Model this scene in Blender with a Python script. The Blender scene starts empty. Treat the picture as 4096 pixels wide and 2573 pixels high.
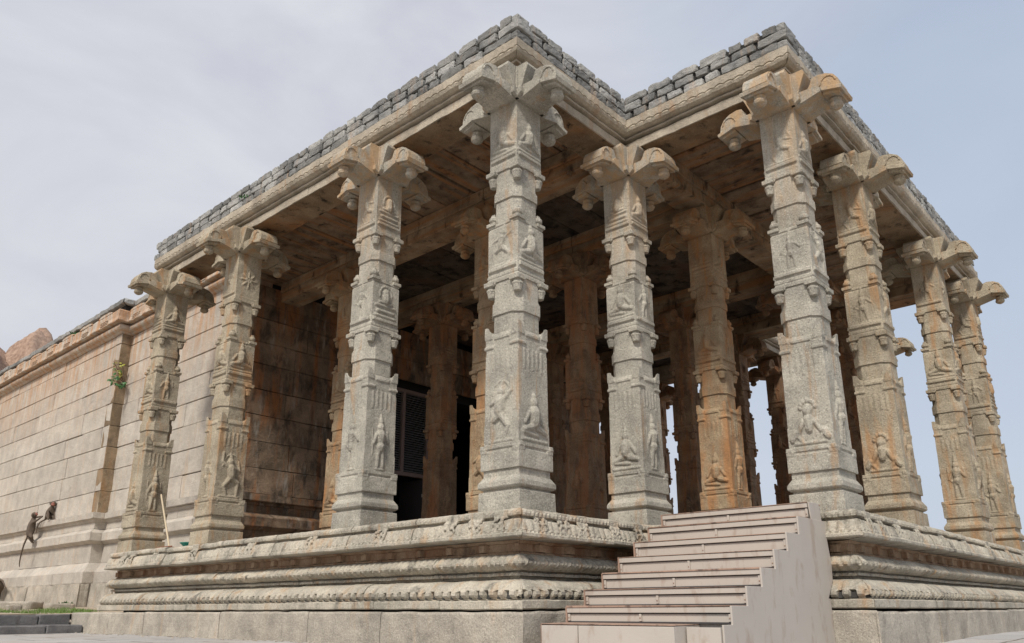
import bpy, bmesh, math, random
from mathutils import Vector, Matrix, noise
R = math.radians
random.seed(11)
K = 1.35                     # scene units are drawn at about three quarters of real size and scaled up at the end
B5, B7, B8, B9, B10 = 1.921, 3.852, 6.853, 8.840, 10.77
A2, A3, A4, CC = 2.107, 5.128, 7.283, 1.939
GZ = -1.445
bpy.context.scene.world = None
col = bpy.context.scene.collection

# ------------------------------------------------------------------ materials
def nt(name):
    m = bpy.data.materials.new(name); m.use_nodes = True
    t = m.node_tree; t.nodes.clear()
    return m, t
def N(t, typ, **kw):
    n = t.nodes.new(typ)
    for k, v in kw.items(): setattr(n, k, v)
    return n
def setin(n, **kw):
    for k, v in kw.items(): n.inputs[k.replace('_', ' ')].default_value = v
def ramp(t, src, a, b, ca=(0, 0, 0, 1), cb=(1, 1, 1, 1)):
    r = N(t, 'ShaderNodeValToRGB'); r.color_ramp.elements[0].position = a; r.color_ramp.elements[1].position = b
    r.color_ramp.elements[0].color = ca; r.color_ramp.elements[1].color = cb
    t.links.new(src, r.inputs[0]); return r.outputs[0]
def mix(t, fac, a, b, mode='MIX'):
    m = N(t, 'ShaderNodeMix', data_type='RGBA', blend_type=mode)
    for sock, v in ((m.inputs[0], fac), (m.inputs[6], a), (m.inputs[7], b)):
        if hasattr(v, 'links'): t.links.new(v, sock)
        elif isinstance(v, (int, float)): sock.default_value = v
        else: sock.default_value = (*v[:3], 1)
    return m.outputs[2]
def mathn(t, op, a, b=0.0):
    m = N(t, 'ShaderNodeMath', operation=op)
    for i, v in enumerate((a, b)):
        if hasattr(v, 'links'): t.links.new(v, m.inputs[i])
        else: m.inputs[i].default_value = v
    return m.outputs[0]
def coords(t, scale=(1, 1, 1), rot=(0, 0, 0)):
    g = N(t, 'ShaderNodeNewGeometry'); mp = N(t, 'ShaderNodeMapping')
    mp.inputs['Scale'].default_value = scale; mp.inputs['Rotation'].default_value = rot
    t.links.new(g.outputs['Position'], mp.inputs['Vector']); return mp.outputs[0]
def noi(t, vec, scale, detail=4, rough=0.55, dist=0.0):
    n = N(t, 'ShaderNodeTexNoise'); setin(n, Scale=scale, Detail=detail, Roughness=rough, Distortion=dist)
    t.links.new(vec, n.inputs['Vector']); return n.outputs[0]
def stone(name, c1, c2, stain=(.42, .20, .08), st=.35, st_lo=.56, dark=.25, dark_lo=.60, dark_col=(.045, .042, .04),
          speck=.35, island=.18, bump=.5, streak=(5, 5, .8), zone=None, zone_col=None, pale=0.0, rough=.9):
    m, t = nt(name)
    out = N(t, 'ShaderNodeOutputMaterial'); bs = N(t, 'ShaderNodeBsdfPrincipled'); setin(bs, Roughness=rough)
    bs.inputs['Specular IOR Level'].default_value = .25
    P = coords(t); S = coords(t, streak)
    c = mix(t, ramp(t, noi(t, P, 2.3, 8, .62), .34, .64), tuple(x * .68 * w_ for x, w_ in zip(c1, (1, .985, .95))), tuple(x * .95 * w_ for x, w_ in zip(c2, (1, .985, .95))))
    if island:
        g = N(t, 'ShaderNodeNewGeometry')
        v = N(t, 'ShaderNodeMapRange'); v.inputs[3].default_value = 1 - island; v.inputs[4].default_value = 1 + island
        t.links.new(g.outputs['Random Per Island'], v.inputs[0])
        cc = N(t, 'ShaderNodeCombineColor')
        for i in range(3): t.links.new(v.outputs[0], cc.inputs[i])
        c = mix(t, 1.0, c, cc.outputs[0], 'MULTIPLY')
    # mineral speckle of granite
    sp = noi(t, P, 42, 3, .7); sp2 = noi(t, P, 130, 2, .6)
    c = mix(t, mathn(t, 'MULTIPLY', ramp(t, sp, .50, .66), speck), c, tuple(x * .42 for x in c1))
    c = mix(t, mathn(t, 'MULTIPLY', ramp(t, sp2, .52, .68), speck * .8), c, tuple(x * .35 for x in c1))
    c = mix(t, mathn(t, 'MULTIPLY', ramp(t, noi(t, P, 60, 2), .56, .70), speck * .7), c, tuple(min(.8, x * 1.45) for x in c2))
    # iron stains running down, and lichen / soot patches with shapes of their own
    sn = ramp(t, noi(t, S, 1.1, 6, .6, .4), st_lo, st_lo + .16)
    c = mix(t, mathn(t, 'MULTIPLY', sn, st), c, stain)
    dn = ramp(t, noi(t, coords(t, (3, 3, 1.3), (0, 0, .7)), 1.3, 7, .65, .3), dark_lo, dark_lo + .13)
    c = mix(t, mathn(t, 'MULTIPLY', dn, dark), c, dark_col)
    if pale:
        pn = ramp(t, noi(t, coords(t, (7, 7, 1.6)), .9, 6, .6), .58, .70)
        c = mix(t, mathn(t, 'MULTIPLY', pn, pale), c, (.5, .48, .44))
    if zone:
        g = N(t, 'ShaderNodeNewGeometry'); s = N(t, 'ShaderNodeSeparateXYZ'); t.links.new(g.outputs['Position'], s.inputs[0])
        zr = N(t, 'ShaderNodeMapRange'); zr.inputs[1].default_value = zone[0]; zr.inputs[2].default_value = zone[1]
        t.links.new(s.outputs[2], zr.inputs[0])
        zz = mathn(t, 'MULTIPLY', zr.outputs[0], ramp(t, noi(t, coords(t, (4, 4, .5)), 1.6, 5, .65), .40, .62))
        c = mix(t, mathn(t, 'MULTIPLY', zz, .9), c, zone_col)
    t.links.new(c, bs.inputs['Base Color'])
    b1 = N(t, 'ShaderNodeBump'); setin(b1, Strength=min(1, bump * 1.5), Distance=.022)
    h = mathn(t, 'ADD', mathn(t, 'MULTIPLY', noi(t, P, 48, 4, .75), 1.1), mathn(t, 'MULTIPLY', noi(t, P, 9, 6, .6), 1.6))
    t.links.new(h, b1.inputs['Height']); t.links.new(b1.outputs[0], bs.inputs['Normal'])
    t.links.new(bs.outputs[0], out.inputs[0]); return m
def plain(name, c, rough=.7, var=.15, metal=0, nscale=8, emit=None, spot=None):
    m, t = nt(name)
    out = N(t, 'ShaderNodeOutputMaterial'); bs = N(t, 'ShaderNodeBsdfPrincipled'); setin(bs, Roughness=rough, Metallic=metal)
    P = coords(t)
    cc = mix(t, noi(t, P, nscale, 5), tuple(x * (1 - var) for x in c), tuple(x * (1 + var) for x in c))
    if spot: cc = mix(t, mathn(t, 'MULTIPLY', ramp(t, noi(t, coords(t, (3, 3, 1.2)), 2.5, 7, .65), spot[1], spot[1] + .12), spot[2]), cc, spot[0])
    t.links.new(cc, bs.inputs['Base Color'])
    b1 = N(t, 'ShaderNodeBump'); setin(b1, Strength=.15, Distance=.005); t.links.new(noi(t, P, 40, 3), b1.inputs['Height'])
    t.links.new(b1.outputs[0], bs.inputs['Normal']); t.links.new(bs.outputs[0], out.inputs[0]); return m

M = {}
M['grey'] = stone('granite_grey', (.43, .41, .36), (.55, .52, .455), stain=(.42, .24, .11), st=.7, st_lo=.575, dark=.35, dark_lo=.60, island=0, speck=.6)
M['greytop'] = stone('granite_grey_rusty_top', (.43, .41, .36), (.55, .52, .455), speck=.6, stain=(.42, .24, .11), st=.7, st_lo=.575, dark=.35, dark_lo=.60, island=0, zone=(2.2 * K, 3.7 * K), zone_col=(.48, .32, .18))
M['warm'] = stone('granite_warm', (.42, .36, .27), (.52, .46, .36), stain=(.42, .22, .09), speck=.6, st=.65, st_lo=.50, dark=.22, island=0)
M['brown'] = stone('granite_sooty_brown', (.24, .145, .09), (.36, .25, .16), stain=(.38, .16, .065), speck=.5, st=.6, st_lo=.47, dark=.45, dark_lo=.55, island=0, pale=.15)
M['orange'] = stone('granite_orange', (.38, .26, .16), (.48, .38, .26), stain=(.45, .21, .08), st=.7, st_lo=.47, dark=.3, dark_lo=.58, island=0, speck=.5)
M['cornice'] = stone('granite_cornice', (.49, .43, .35), (.58, .52, .43), st=.4, st_lo=.55, dark=.35, dark_lo=.60, island=.05)
M['parapet'] = stone('granite_parapet', (.30, .31, .32), (.44, .44, .43), stain=(.50, .36, .25), st=.6, st_lo=.57, dark=.3, dark_lo=.57, island=.42, bump=1.0)
M['floor'] = stone('granite_floor', (.20, .16, .12), (.28, .23, .18), st=.3, dark=.4, island=0)
M['tooth_gap'] = plain('tooth_gap_black', (.05, .048, .045), .95, .5)
M['return'] = stone('granite_return', (.27, .20, .13), (.34, .26, .18), stain=(.36, .19, .08), st=.6, st_lo=.5, dark=.5, dark_lo=.54, island=.2)
M['mortar'] = plain('mortar_dark', (.02, .019, .018), .95)
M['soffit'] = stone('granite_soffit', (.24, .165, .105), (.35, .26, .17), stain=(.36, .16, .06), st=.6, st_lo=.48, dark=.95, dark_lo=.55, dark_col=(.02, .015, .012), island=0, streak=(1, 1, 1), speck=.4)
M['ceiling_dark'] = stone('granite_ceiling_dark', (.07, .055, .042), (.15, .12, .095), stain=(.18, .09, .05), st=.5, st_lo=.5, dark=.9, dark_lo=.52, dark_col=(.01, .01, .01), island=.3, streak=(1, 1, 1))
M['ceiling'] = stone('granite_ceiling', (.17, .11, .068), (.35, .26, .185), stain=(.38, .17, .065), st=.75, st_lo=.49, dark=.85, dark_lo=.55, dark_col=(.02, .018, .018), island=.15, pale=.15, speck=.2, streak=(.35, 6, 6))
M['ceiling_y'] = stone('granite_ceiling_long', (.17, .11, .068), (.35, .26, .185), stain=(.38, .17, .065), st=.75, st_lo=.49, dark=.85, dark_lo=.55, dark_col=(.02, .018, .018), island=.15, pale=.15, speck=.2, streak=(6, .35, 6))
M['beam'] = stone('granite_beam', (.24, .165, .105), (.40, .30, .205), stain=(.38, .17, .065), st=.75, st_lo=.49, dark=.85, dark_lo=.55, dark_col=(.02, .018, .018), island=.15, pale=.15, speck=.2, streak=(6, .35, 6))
M['wall'] = stone('granite_wall', (.62, .57, .52), (.60, .55, .49), stain=(.50, .36, .24), st=.45, st_lo=.54, dark=.22, dark_lo=.62, island=.10, zone=(2.6 * K, 4.5 * K), zone_col=(.47, .25, .12))
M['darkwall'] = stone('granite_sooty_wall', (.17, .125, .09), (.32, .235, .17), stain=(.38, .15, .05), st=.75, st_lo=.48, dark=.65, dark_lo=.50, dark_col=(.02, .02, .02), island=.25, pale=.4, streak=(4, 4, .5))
M['plinth'] = stone('granite_plinth', (.49, .455, .39), (.59, .54, .455), stain=(.42, .24, .11), speck=.5, st=.6, st_lo=.54, dark=.65, dark_lo=.56, island=.08)
M['base'] = stone('granite_base', (.47, .43, .375), (.56, .51, .44), stain=(.5, .33, .2), st=.4, st_lo=.56, dark=.35, dark_lo=.60, island=.08, speck=.5)
M['frieze'] = stone('granite_rust', (.42, .28, .18), (.52, .39, .28), stain=(.26, .11, .05), st=.6, st_lo=.48, dark=.5, dark_lo=.56, island=.1)
M['rock'] = stone('hill_rock', (.36, .24, .18), (.46, .33, .26), stain=(.2, .14, .12), st=.5, st_lo=.5, dark=.3, dark_lo=.55, island=0, bump=1, speck=.1)
M['paint'] = plain('stair_paint', (.455, .41, .362), .55, .07, nscale=3, spot=((.30, .20, .14), .54, .45))
M['rust'] = plain('stair_rusty_edge', (.33, .22, .165), .8, .3, nscale=12, spot=((.09, .06, .05), .52, .8))
M['seam'] = plain('stair_dark_seam', (.05, .045, .045), .8)
M['frame'] = plain('door_frame_paint', (.24, .17, .15), .6)
M['louvre'] = plain('louvre_dark', (.16, .155, .155), .6)
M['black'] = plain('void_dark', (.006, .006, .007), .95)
M['wood'] = plain('pale_wood', (.52, .43, .30), .7)
M['teal'] = plain('teal_plastic', (.03, .33, .27), .4)
M['tray'] = plain('rusty_tray', (.20, .08, .045), .8)
M['leaf'] = plain('leaf_green', (.05, .14, .04), .5, .4, nscale=20)
M['leafy'] = plain('leaf_yellow', (.30, .30, .04), .5, .3)
M['twig'] = plain('twig_brown', (.10, .07, .045), .8)
M['grass'] = plain('grass_green', (.12, .20, .04), .7, .4, nscale=15)
M['fur'] = plain('monkey_fur', (.10, .075, .055), .9, .4, nscale=25)
M['skin'] = plain('monkey_skin', (.30, .12, .09), .7, .2)
M['step'] = stone('granite_dark_step', (.16, .16, .17), (.22, .22, .23), st=.05, dark=.4, island=.12, bump=1)
# paving: flagstones with joints
m, t = nt('paving_flagstone'); out = N(t, 'ShaderNodeOutputMaterial'); bs = N(t, 'ShaderNodeBsdfPrincipled'); setin(bs, Roughness=.85)
bt = N(t, 'ShaderNodeTexBrick'); setin(bt, Scale=1.0, Mortar_Size=.02, Mortar_Smooth=.3, Brick_Width=1.3, Row_Height=.75, Bias=-.2)
bt.inputs['Color1'].default_value = (.38, .37, .36, 1); bt.inputs['Color2'].default_value = (.46, .445, .43, 1); bt.inputs['Mortar'].default_value = (.10, .085, .07, 1)
P = coords(t)
dist = N(t, 'ShaderNodeVectorMath', operation='ADD'); t.links.new(P, dist.inputs[0])
nn = N(t, 'ShaderNodeTexNoise'); setin(nn, Scale=1.4, Detail=4); t.links.new(P, nn.inputs['Vector'])
sc_ = N(t, 'ShaderNodeVectorMath', operation='SCALE'); sc_.inputs['Scale'].default_value = .16; t.links.new(nn.outputs['Color'], sc_.inputs[0]); t.links.new(sc_.outputs[0], dist.inputs[1])
t.links.new(dist.outputs[0], bt.inputs['Vector'])
cc = mix(t, mathn(t, 'MULTIPLY', ramp(t, noi(t, P, 40, 3, .7), .5, .66), .4), bt.outputs[0], (.15, .14, .13))
cc = mix(t, mathn(t, 'MULTIPLY', ramp(t, noi(t, P, .9, 6, .6), .5, .7), .35), cc, (.36, .28, .2))
t.links.new(cc, bs.inputs['Base Color']); b1 = N(t, 'ShaderNodeBump'); setin(b1, Strength=.8, Distance=.02)
hh = mathn(t, 'SUBTRACT', noi(t, P, 7, 6, .65), mathn(t, 'MULTIPLY', bt.outputs['Fac'], 1.2)); t.links.new(hh, b1.inputs['Height'])
t.links.new(b1.outputs[0], bs.inputs['Normal']); t.links.new(bs.outputs[0], out.inputs[0]); M['paving'] = m
M['soil'] = plain('dry_soil', (.34, .28, .21), .95, .3, nscale=6)

# ------------------------------------------------------------------ mesh helpers
class MB:
    def __init__(s): s.v = []; s.f = []
    def add(s, vs, fs):
        b = len(s.v); s.v += [tuple(v) for v in vs]; s.f += [tuple(b + i for i in f) for f in fs]; return b
    def box(s, x0, x1, y0, y1, z0, z1, j=0.0):
        vs = [(x, y, z) for z in (z0, z1) for y in (y0, y1) for x in (x0, x1)]
        if j: vs = [tuple(c + random.uniform(-j, j) for c in v) for v in vs]
        s.add(vs, [(0, 2, 3, 1), (4, 5, 7, 6), (0, 1, 5, 4), (1, 3, 7, 5), (3, 2, 6, 7), (2, 0, 4, 6)])
    def frus(s, h0, z0, h1, z1, cx=0, cy=0):
        vs = [(cx + a * h0, cy + b * h0, z0) for a, b in ((-1, -1), (1, -1), (1, 1), (-1, 1))] + [(cx + a * h1, cy + b * h1, z1) for a, b in ((-1, -1), (1, -1), (1, 1), (-1, 1))]
        s.add(vs, [(0, 3, 2, 1), (4, 5, 6, 7), (0, 1, 5, 4), (1, 2, 6, 5), (2, 3, 7, 6), (3, 0, 4, 7)])
    def prism(s, n, r0, z0, r1, z1, rot=0.0, cx=0, cy=0):
        a = [rot + 2 * math.pi * i / n for i in range(n)]
        vs = [(cx + r0 * math.cos(x), cy + r0 * math.sin(x), z0) for x in a] + [(cx + r1 * math.cos(x), cy + r1 * math.sin(x), z1) for x in a]
        s.add(vs, [tuple(range(n - 1, -1, -1)), tuple(range(n, 2 * n))] + [(i, (i + 1) % n, n + (i + 1) % n, n + i) for i in range(n)])
    def poly(s, pts, w0, w1, place):
        # closed polygon pts (a, b) extruded from w0 to w1; place(a, b, w) -> xyz
        n = len(pts); vs = [place(a, b, w0) for a, b in pts] + [place(a, b, w1) for a, b in pts]
        s.add(vs, [tuple(range(n)), tuple(range(2 * n - 1, n - 1, -1))] + [(i, n + i, n + (i + 1) % n, (i + 1) % n) for i in range(n)])
    def ball(s, c, r, n=8):
        rx, ry, rz = r if isinstance(r, (tuple, list)) else (r, r, r)
        vs = [(c[0], c[1], c[2] - rz)]
        for i in range(1, n // 2):
            ph = -math.pi / 2 + math.pi * i / (n // 2)
            for k in range(n):
                th = 2 * math.pi * k / n
                vs.append((c[0] + rx * math.cos(ph) * math.cos(th), c[1] + ry * math.cos(ph) * math.sin(th), c[2] + rz * math.sin(ph)))
        vs.append((c[0], c[1], c[2] + rz)); L = len(vs) - 1; rows = n // 2 - 1; fs = []
        for k in range(n):
            k2 = (k + 1) % n; fs.append((0, 1 + k2, 1 + k)); fs.append((L, 1 + (rows - 1) * n + k, 1 + (rows - 1) * n + k2))
            for i in range(rows - 1): fs.append((1 + i * n + k, 1 + i * n + k2, 1 + (i + 1) * n + k2, 1 + (i + 1) * n + k))
        s.add(vs, fs)
    def cap(s, p, q, r0, r1, n=8):
        p = Vector(p); q = Vector(q); d = (q - p)
        if d.length < 1e-6: return
        d.normalize(); a = d.orthogonal().normalized(); b = d.cross(a)
        vs = [p + (a * math.cos(2 * math.pi * i / n) + b * math.sin(2 * math.pi * i / n)) * r0 for i in range(n)] + [q + (a * math.cos(2 * math.pi * i / n) + b * math.sin(2 * math.pi * i / n)) * r1 for i in range(n)]
        s.add(vs, [tuple(range(n - 1, -1, -1)), tuple(range(n, 2 * n))] + [(i, (i + 1) % n, n + (i + 1) % n, n + i) for i in range(n)])
        s.ball(p, r0, n); s.ball(q, r1, n)
    def mesh(s, name, mat=None):
        me = bpy.data.meshes.new(name); me.from_pydata(s.v, [], s.f); me.update()
        bm = bmesh.new(); bm.from_mesh(me); bmesh.ops.recalc_face_normals(bm, faces=bm.faces); bm.to_mesh(me); bm.free()
        if mat: me.materials.append(M[mat])
        return me
def link(name, me, parent=None, loc=None):
    o = bpy.data.objects.new(name, me); col.objects.link(o)
    if parent: o.parent = parent
    if loc: o.location = loc
    return o
def bev(me, w, seg=1):
    bm = bmesh.new(); bm.from_mesh(me); bmesh.ops.bevel(bm, geom=list(bm.edges), offset=w, segments=seg, affect='EDGES', clamp_overlap=True)
    bm.to_mesh(me); bm.free(); return me
def build(mb, name, mat, parent=None, bevel=0, loc=None):
    me = mb.mesh(name, mat)
    if bevel: bev(me, bevel)
    return link(name, me, parent, loc)
def tag(o, label=None, cat=None, group=None, kind=None):
    if label: o['label'] = label
    if cat: o['category'] = cat
    if group: o['group'] = group
    if kind: o['kind'] = kind
    return o
def empty(name, loc=(0, 0, 0), rz=0):
    o = bpy.data.objects.new(name, None); col.objects.link(o); o.location = loc; o.rotation_euler = (0, 0, rz); o.empty_display_size = .2; return o
clouds = bpy.data.textures.new('weather', 'CLOUDS'); clouds.noise_scale = .06; clouds.noise_depth = 3
def bake(mb, name, mat, voxel=.007, disp=.004, smooth=False, tex=None):
    """weld the overlapping pieces into one weathered stone surface"""
    me = mb.mesh(name + '_raw'); o = link('tmp', me)
    r = o.modifiers.new('r', 'REMESH'); r.mode = 'VOXEL'; r.voxel_size = voxel; r.use_smooth_shade = smooth
    if disp:
        d = o.modifiers.new('d', 'DISPLACE'); d.texture = tex or clouds; d.strength = disp; d.mid_level = .5
    dg = bpy.context.evaluated_depsgraph_get(); ev = o.evaluated_get(dg)
    out = bpy.data.meshes.new_from_object(ev); out.name = name; out.materials.clear(); out.materials.append(M[mat])
    bpy.data.objects.remove(o); bpy.data.meshes.remove(me); return out

def offset_path(P, closed=False):
    """for a polyline of convex/concave right-angle corners return fn(o) -> offset points (outward = right-hand side of travel reversed)"""
    P = [Vector(p) for p in P]
    dirs = [(P[i + 1] - P[i]).normalized() for i in range(len(P) - 1)]
    nrm = [Vector((d.y, -d.x)) for d in dirs]
    def f(o):
        out = [P[0] + nrm[0] * o]
        for i in range(1, len(P) - 1): out.append(P[i] + (nrm[i - 1] + nrm[i]) * o)
        out.append(P[-1] + nrm[-1] * o); return out
    return f, nrm
def sweep(mb, path, prof, step=.04, mod=True, blocks=None, jo=.004, jz=.003, gap=.006, gdepth=.02, rough=.004, ends=(0, 0), skip=None):
    """prof: list of (o, z, modkey). Each block is a closed piece with its own small shift; path runs so that outward is to its right.
    ends: extra extension at start/end"""
    f, nrm = offset_path(path); n = len(prof)
    cols = [f(o) for o, z, *k in prof]
    for sgi in range(len(path) - 1):
        a0 = Vector(path[sgi]); a1 = Vector(path[sgi + 1]); L = (a1 - a0).length; d = (a1 - a0) / L; nn = nrm[sgi]
        cuts = [0.0]
        if blocks:
            x = random.uniform(*blocks)
            while x < L - blocks[0] * .6: cuts.append(x); x += random.uniform(*blocks)
        cuts.append(L)
        for bi in range(len(cuts) - 1):
            s0, s1 = cuts[bi], cuts[bi + 1]; do = random.uniform(-jo, jo); dz = random.uniform(-jz, jz)
            T0 = [(cols[k][sgi] - a0).dot(d) for k in range(n)]; T1 = [(cols[k][sgi + 1] - a0).dot(d) for k in range(n)]
            e0 = min(T0) if bi == 0 else s0 + gap; e1 = max(T1) if bi == len(cuts) - 2 else s1 - gap
            ns = max(1, int(round((e1 - e0) / step))); rows = []
            for si in range(ns + 1):
                s_ = e0 + (e1 - e0) * si / ns; row = []
                for k, pr_ in enumerate(prof):
                    base = min(max(s_, T0[k]), T1[k])
                    oo = pr_[0]
                    zz_ = 0
                    if mod and len(pr_) > 2 and pr_[2]: oo += modf(pr_[2], base)
                    if len(pr_) > 3: zz_ = .018 * abs(math.sin(base * math.pi / .11)) - .009
                    inner = pr_[0] < 0
                    P3 = a0 + d * base + nn * (oo + (0 if inner else do))
                    q = Vector((P3.x, P3.y, pr_[1] + dz + zz_))
                    if rough and not inner:
                        q2 = noise.noise(q * 6.0) * rough * 1.6 + noise.noise(q * 23.0) * rough
                        q += Vector((nn.x, nn.y, .6)) * q2
                    row.append(q)
                rows.append(row)
            vs = [v for row in rows for v in row]; fs = []
            for i in range(len(rows) - 1):
                for k in range(n): fs.append((i * n + k, i * n + (k + 1) % n, (i + 1) * n + (k + 1) % n, (i + 1) * n + k))
            fs.append(tuple(range(n - 1, -1, -1))); fs.append(tuple((len(rows) - 1) * n + k for k in range(n)))
            mb.add(vs, fs)
# path order: outward must be on the right of travel
def rev(P): return [tuple(p) for p in reversed(P)]

# ------------------------------------------------------------------ reliefs
def figure(mb, kind, face, zc, H, half, dep=.022):
    """a carved figure on one face of a block; face 0..3 = -x,-y,+x,+y; zc bottom height, H height; half = face distance"""
    def W(u, v, w=0.0):
        u *= min(H, .38); z = zc + v * H; d = half + w
        return [(-d, -u, z), (u, -d, z), (d, u, z), (-u, d, z)][face]
    def C(u0, v0, u1, v1, r0, r1=None, w=0.0):
        r1 = r0 if r1 is None else r1; w = .06 * max(r0, r1) * H; mb.cap(W(u0, v0, w), W(u1, v1, w), r0 * H * .92, r1 * H * .92)
    m_ = 1 if random.random() < .5 else -1
    if kind == 'stand':
        C(0, .80, 0, .84, .075); C(0, .92, 0, 1.06, .055, .02); C(0, .68, 0, .55, .11, .085); C(0, .47, 0, .44, .10)
        C(-.06, .42, -.09, .08, .06, .035); C(.06, .42, .10, .08, .06, .035); C(-.12, .03, .14, .03, .03)
        C(-.13, .68, -.24, .50, .04); C(-.24, .50, -.12, .42, .03); C(.13, .68, .25, .56, .04); C(.25, .56, .22, .74, .028)
        C(m_ * .27, .78, m_ * .26, .30, .018)
    elif kind == 'seat':
        C(0, .80, 0, .84, .10); C(0, .94, 0, 1.02, .07, .03); C(0, .62, 0, .42, .15, .14)
        C(-.10, .32, -.36, .24, .09, .06); C(.10, .32, .36, .24, .09, .06); C(-.36, .20, .10, .16, .05); C(-.17, .60, -.30, .40, .05); C(.17, .60, .30, .40, .05); C(-.42, .05, .42, .05, .045)
    elif kind == 'dance':
        C(m_ * .03, .80, m_ * .03, .84, .085); C(m_ * .03, .92, m_ * .05, 1.02, .05, .02); C(0, .68, -.04 * m_, .50, .115, .10)
        C(-.04 * m_, .46, -.28 * m_, .36, .075, .06); C(-.28 * m_, .36, -.26 * m_, .06, .055, .035); C(.02 * m_, .44, .22 * m_, .26, .07, .05); C(.22 * m_, .26, .10 * m_, .04, .05, .035)
        C(.12 * m_, .70, .32 * m_, .82, .045, .035); C(.32 * m_, .82, .30 * m_, 1.02, .035); C(-.12 * m_, .70, -.32 * m_, .64, .045, .035); C(-.32 * m_, .64, -.26 * m_, .84, .03)
        C(-.34, .03, .34, .03, .035)
        for i in range(7):
            a = math.pi * (.1 + .8 * i / 6); C(.30 * math.cos(a), .72 + .28 * math.sin(a), .30 * math.cos(a + .3), .72 + .28 * math.sin(a + .3), .018)
    elif kind == 'lion':
        C(0, .74, 0, .80, .12, .11)
        for i in range(7):
            a = math.pi * i / 6; C(.17 * math.cos(a), .82 + .14 * math.sin(a), .18 * math.cos(a), .83 + .15 * math.sin(a), .05)
        C(-.05, .68, .05, .68, .06); C(0, .58, 0, .36, .12, .10)
        C(-.14, .52, -.30, .24, .075, .05); C(.14, .52, .30, .24, .075, .05); C(-.30, .24, -.16, .06, .05); C(.30, .24, .16, .06, .05)
        C(-.34, .30, -.42, .16, .08); C(.34, .30, .42, .16, .08); C(-.36, .06, .36, .06, .045)
    elif kind == 'shrine':
        C(-.36, .06, .36, .06, .05); C(-.28, .20, .28, .20, .06); C(-.34, .36, .34, .36, .05); C(-.22, .46, .22, .46, .05); C(0, .52, 0, .78, .13, .11)
        for i in range(8):
            a = math.pi * i / 7; C(.22 * math.cos(a), .70 + .24 * math.sin(a), .22 * math.cos(a + .3), .70 + .24 * math.sin(a + .3), .035)
    elif kind == 'flower':
        for i in range(8):
            a = math.pi * i / 4; C(.08 * math.cos(a), .5 + .08 * math.sin(a), .30 * math.cos(a), .5 + .30 * math.sin(a), .07, .04)
        C(0, .48, 0, .52, .07)
    if kind != 'flower':
        u = .42 * H; z0 = zc - .02
        a = [(-half - .022, -u), (-half + .02, u)]
        bx = [(-half - .024, -half + .02, -u, u), (-u, u, -half - .024, -half + .02), (half - .02, half + .024, -u, u), (-u, u, half - .02, half + .024)][face]
        mb.box(*bx, z0 - .022, z0 + .012)

# ------------------------------------------------------------------ columns
CORN = ((-1, -1), (1, -1), (1, 1), (-1, 1))
def mk_base():
    b = MB(); b.frus(.240, -.36, .236, -.19); b.frus(.208, -.20, .208, -.15); b.frus(.222, -.168, .243, -.150); b.frus(.243, -.151, .243, -.112); b.frus(.243, -.113, .208, -.058); b.frus(.207, -.07, .207, .012)
    return bev(b.mesh('base', 'grey'), .004)
def mk_lower(kinds):
    b = MB(); b.frus(.226, .0, .224, .155); b.frus(.213, .15, .213, .182); b.frus(.2055, .17, .194, 1.235); b.frus(.184, 1.23, .180, 1.262)
    for a, c in CORN:
        h = .197; k = .115
        # upright leaf at each corner, tip flaring out
        vs = [(a * h, c * h, 1.10), (a * (h - k), c * h, 1.10), (a * h, c * (h - k), 1.10), (a * (h - k) * .95, c * (h - k) * .95, 1.10),
              (a * (h + .006), c * (h + .006), 1.27), (a * (h - k * .62), c * (h - .002), 1.27), (a * (h - .002), c * (h - k * .62), 1.27), (a * (h + .002), c * (h + .002), 1.318)]
        b.add([(a * (h + .006), c * (h + .006), 1.20), (a * (h - .085), c * (h + .006), 1.20), (a * (h + .006), c * (h - .085), 1.20), (a * (h + .007), c * (h + .007), 1.322), (a * (h - .045), c * (h + .007), 1.312), (a * (h + .007), c * (h - .045), 1.312)], [(0, 1, 2), (3, 5, 4), (0, 3, 4, 1), (0, 2, 5, 3), (1, 4, 5, 2)])
        b.add(vs, [(0, 1, 3, 2), (0, 4, 5, 1), (0, 2, 6, 4), (1, 5, 3), (2, 3, 6), (5, 4, 7), (4, 6, 7), (5, 7, 3), (6, 3, 7)])
        b.box(min(a * (h + .012), a * (h - .10)), max(a * (h + .012), a * (h - .10)), min(c * (h + .012), c * (h - .10)), max(c * (h + .012), c * (h - .10)), 1.105, 1.130)
        b.box(min(a * .229, a * .15), max(a * .229, a * .15), min(c * .229, c * .15), max(c * .229, c * .15), .150, .190)
    for fc in range(4):
        # rolled band between the leaves and pleated hanging cloth pattern under it
        for q in range(5):
            u = -.115 + .0575 * q
            bx = [(-.2025, -.17, u - .010, u + .010), (u - .010, u + .010, -.2025, -.17), (.17, .2025, u - .010, u + .010), (u - .010, u + .010, .17, .2025)][fc]
            b.box(*bx, .88 + .02 * (q % 2), 1.07)
        bx = [(-.205, -.15, -.09, .09), (-.09, .09, -.205, -.15), (.15, .205, -.09, .09), (-.09, .09, .15, .205)][fc]
        b.box(*bx, 1.188, 1.214)
        figure(b, kinds[fc], fc, .225, {'seat': .44, 'lion': .42}.get(kinds[fc], .56), .200)
    return bake(b, 'lower_block', 'grey')
def octa(b, r0, z0, r1, z1): b.prism(8, r0 / math.cos(math.pi / 8), z0, r1 / math.cos(math.pi / 8), z1, math.pi / 8)
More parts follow.
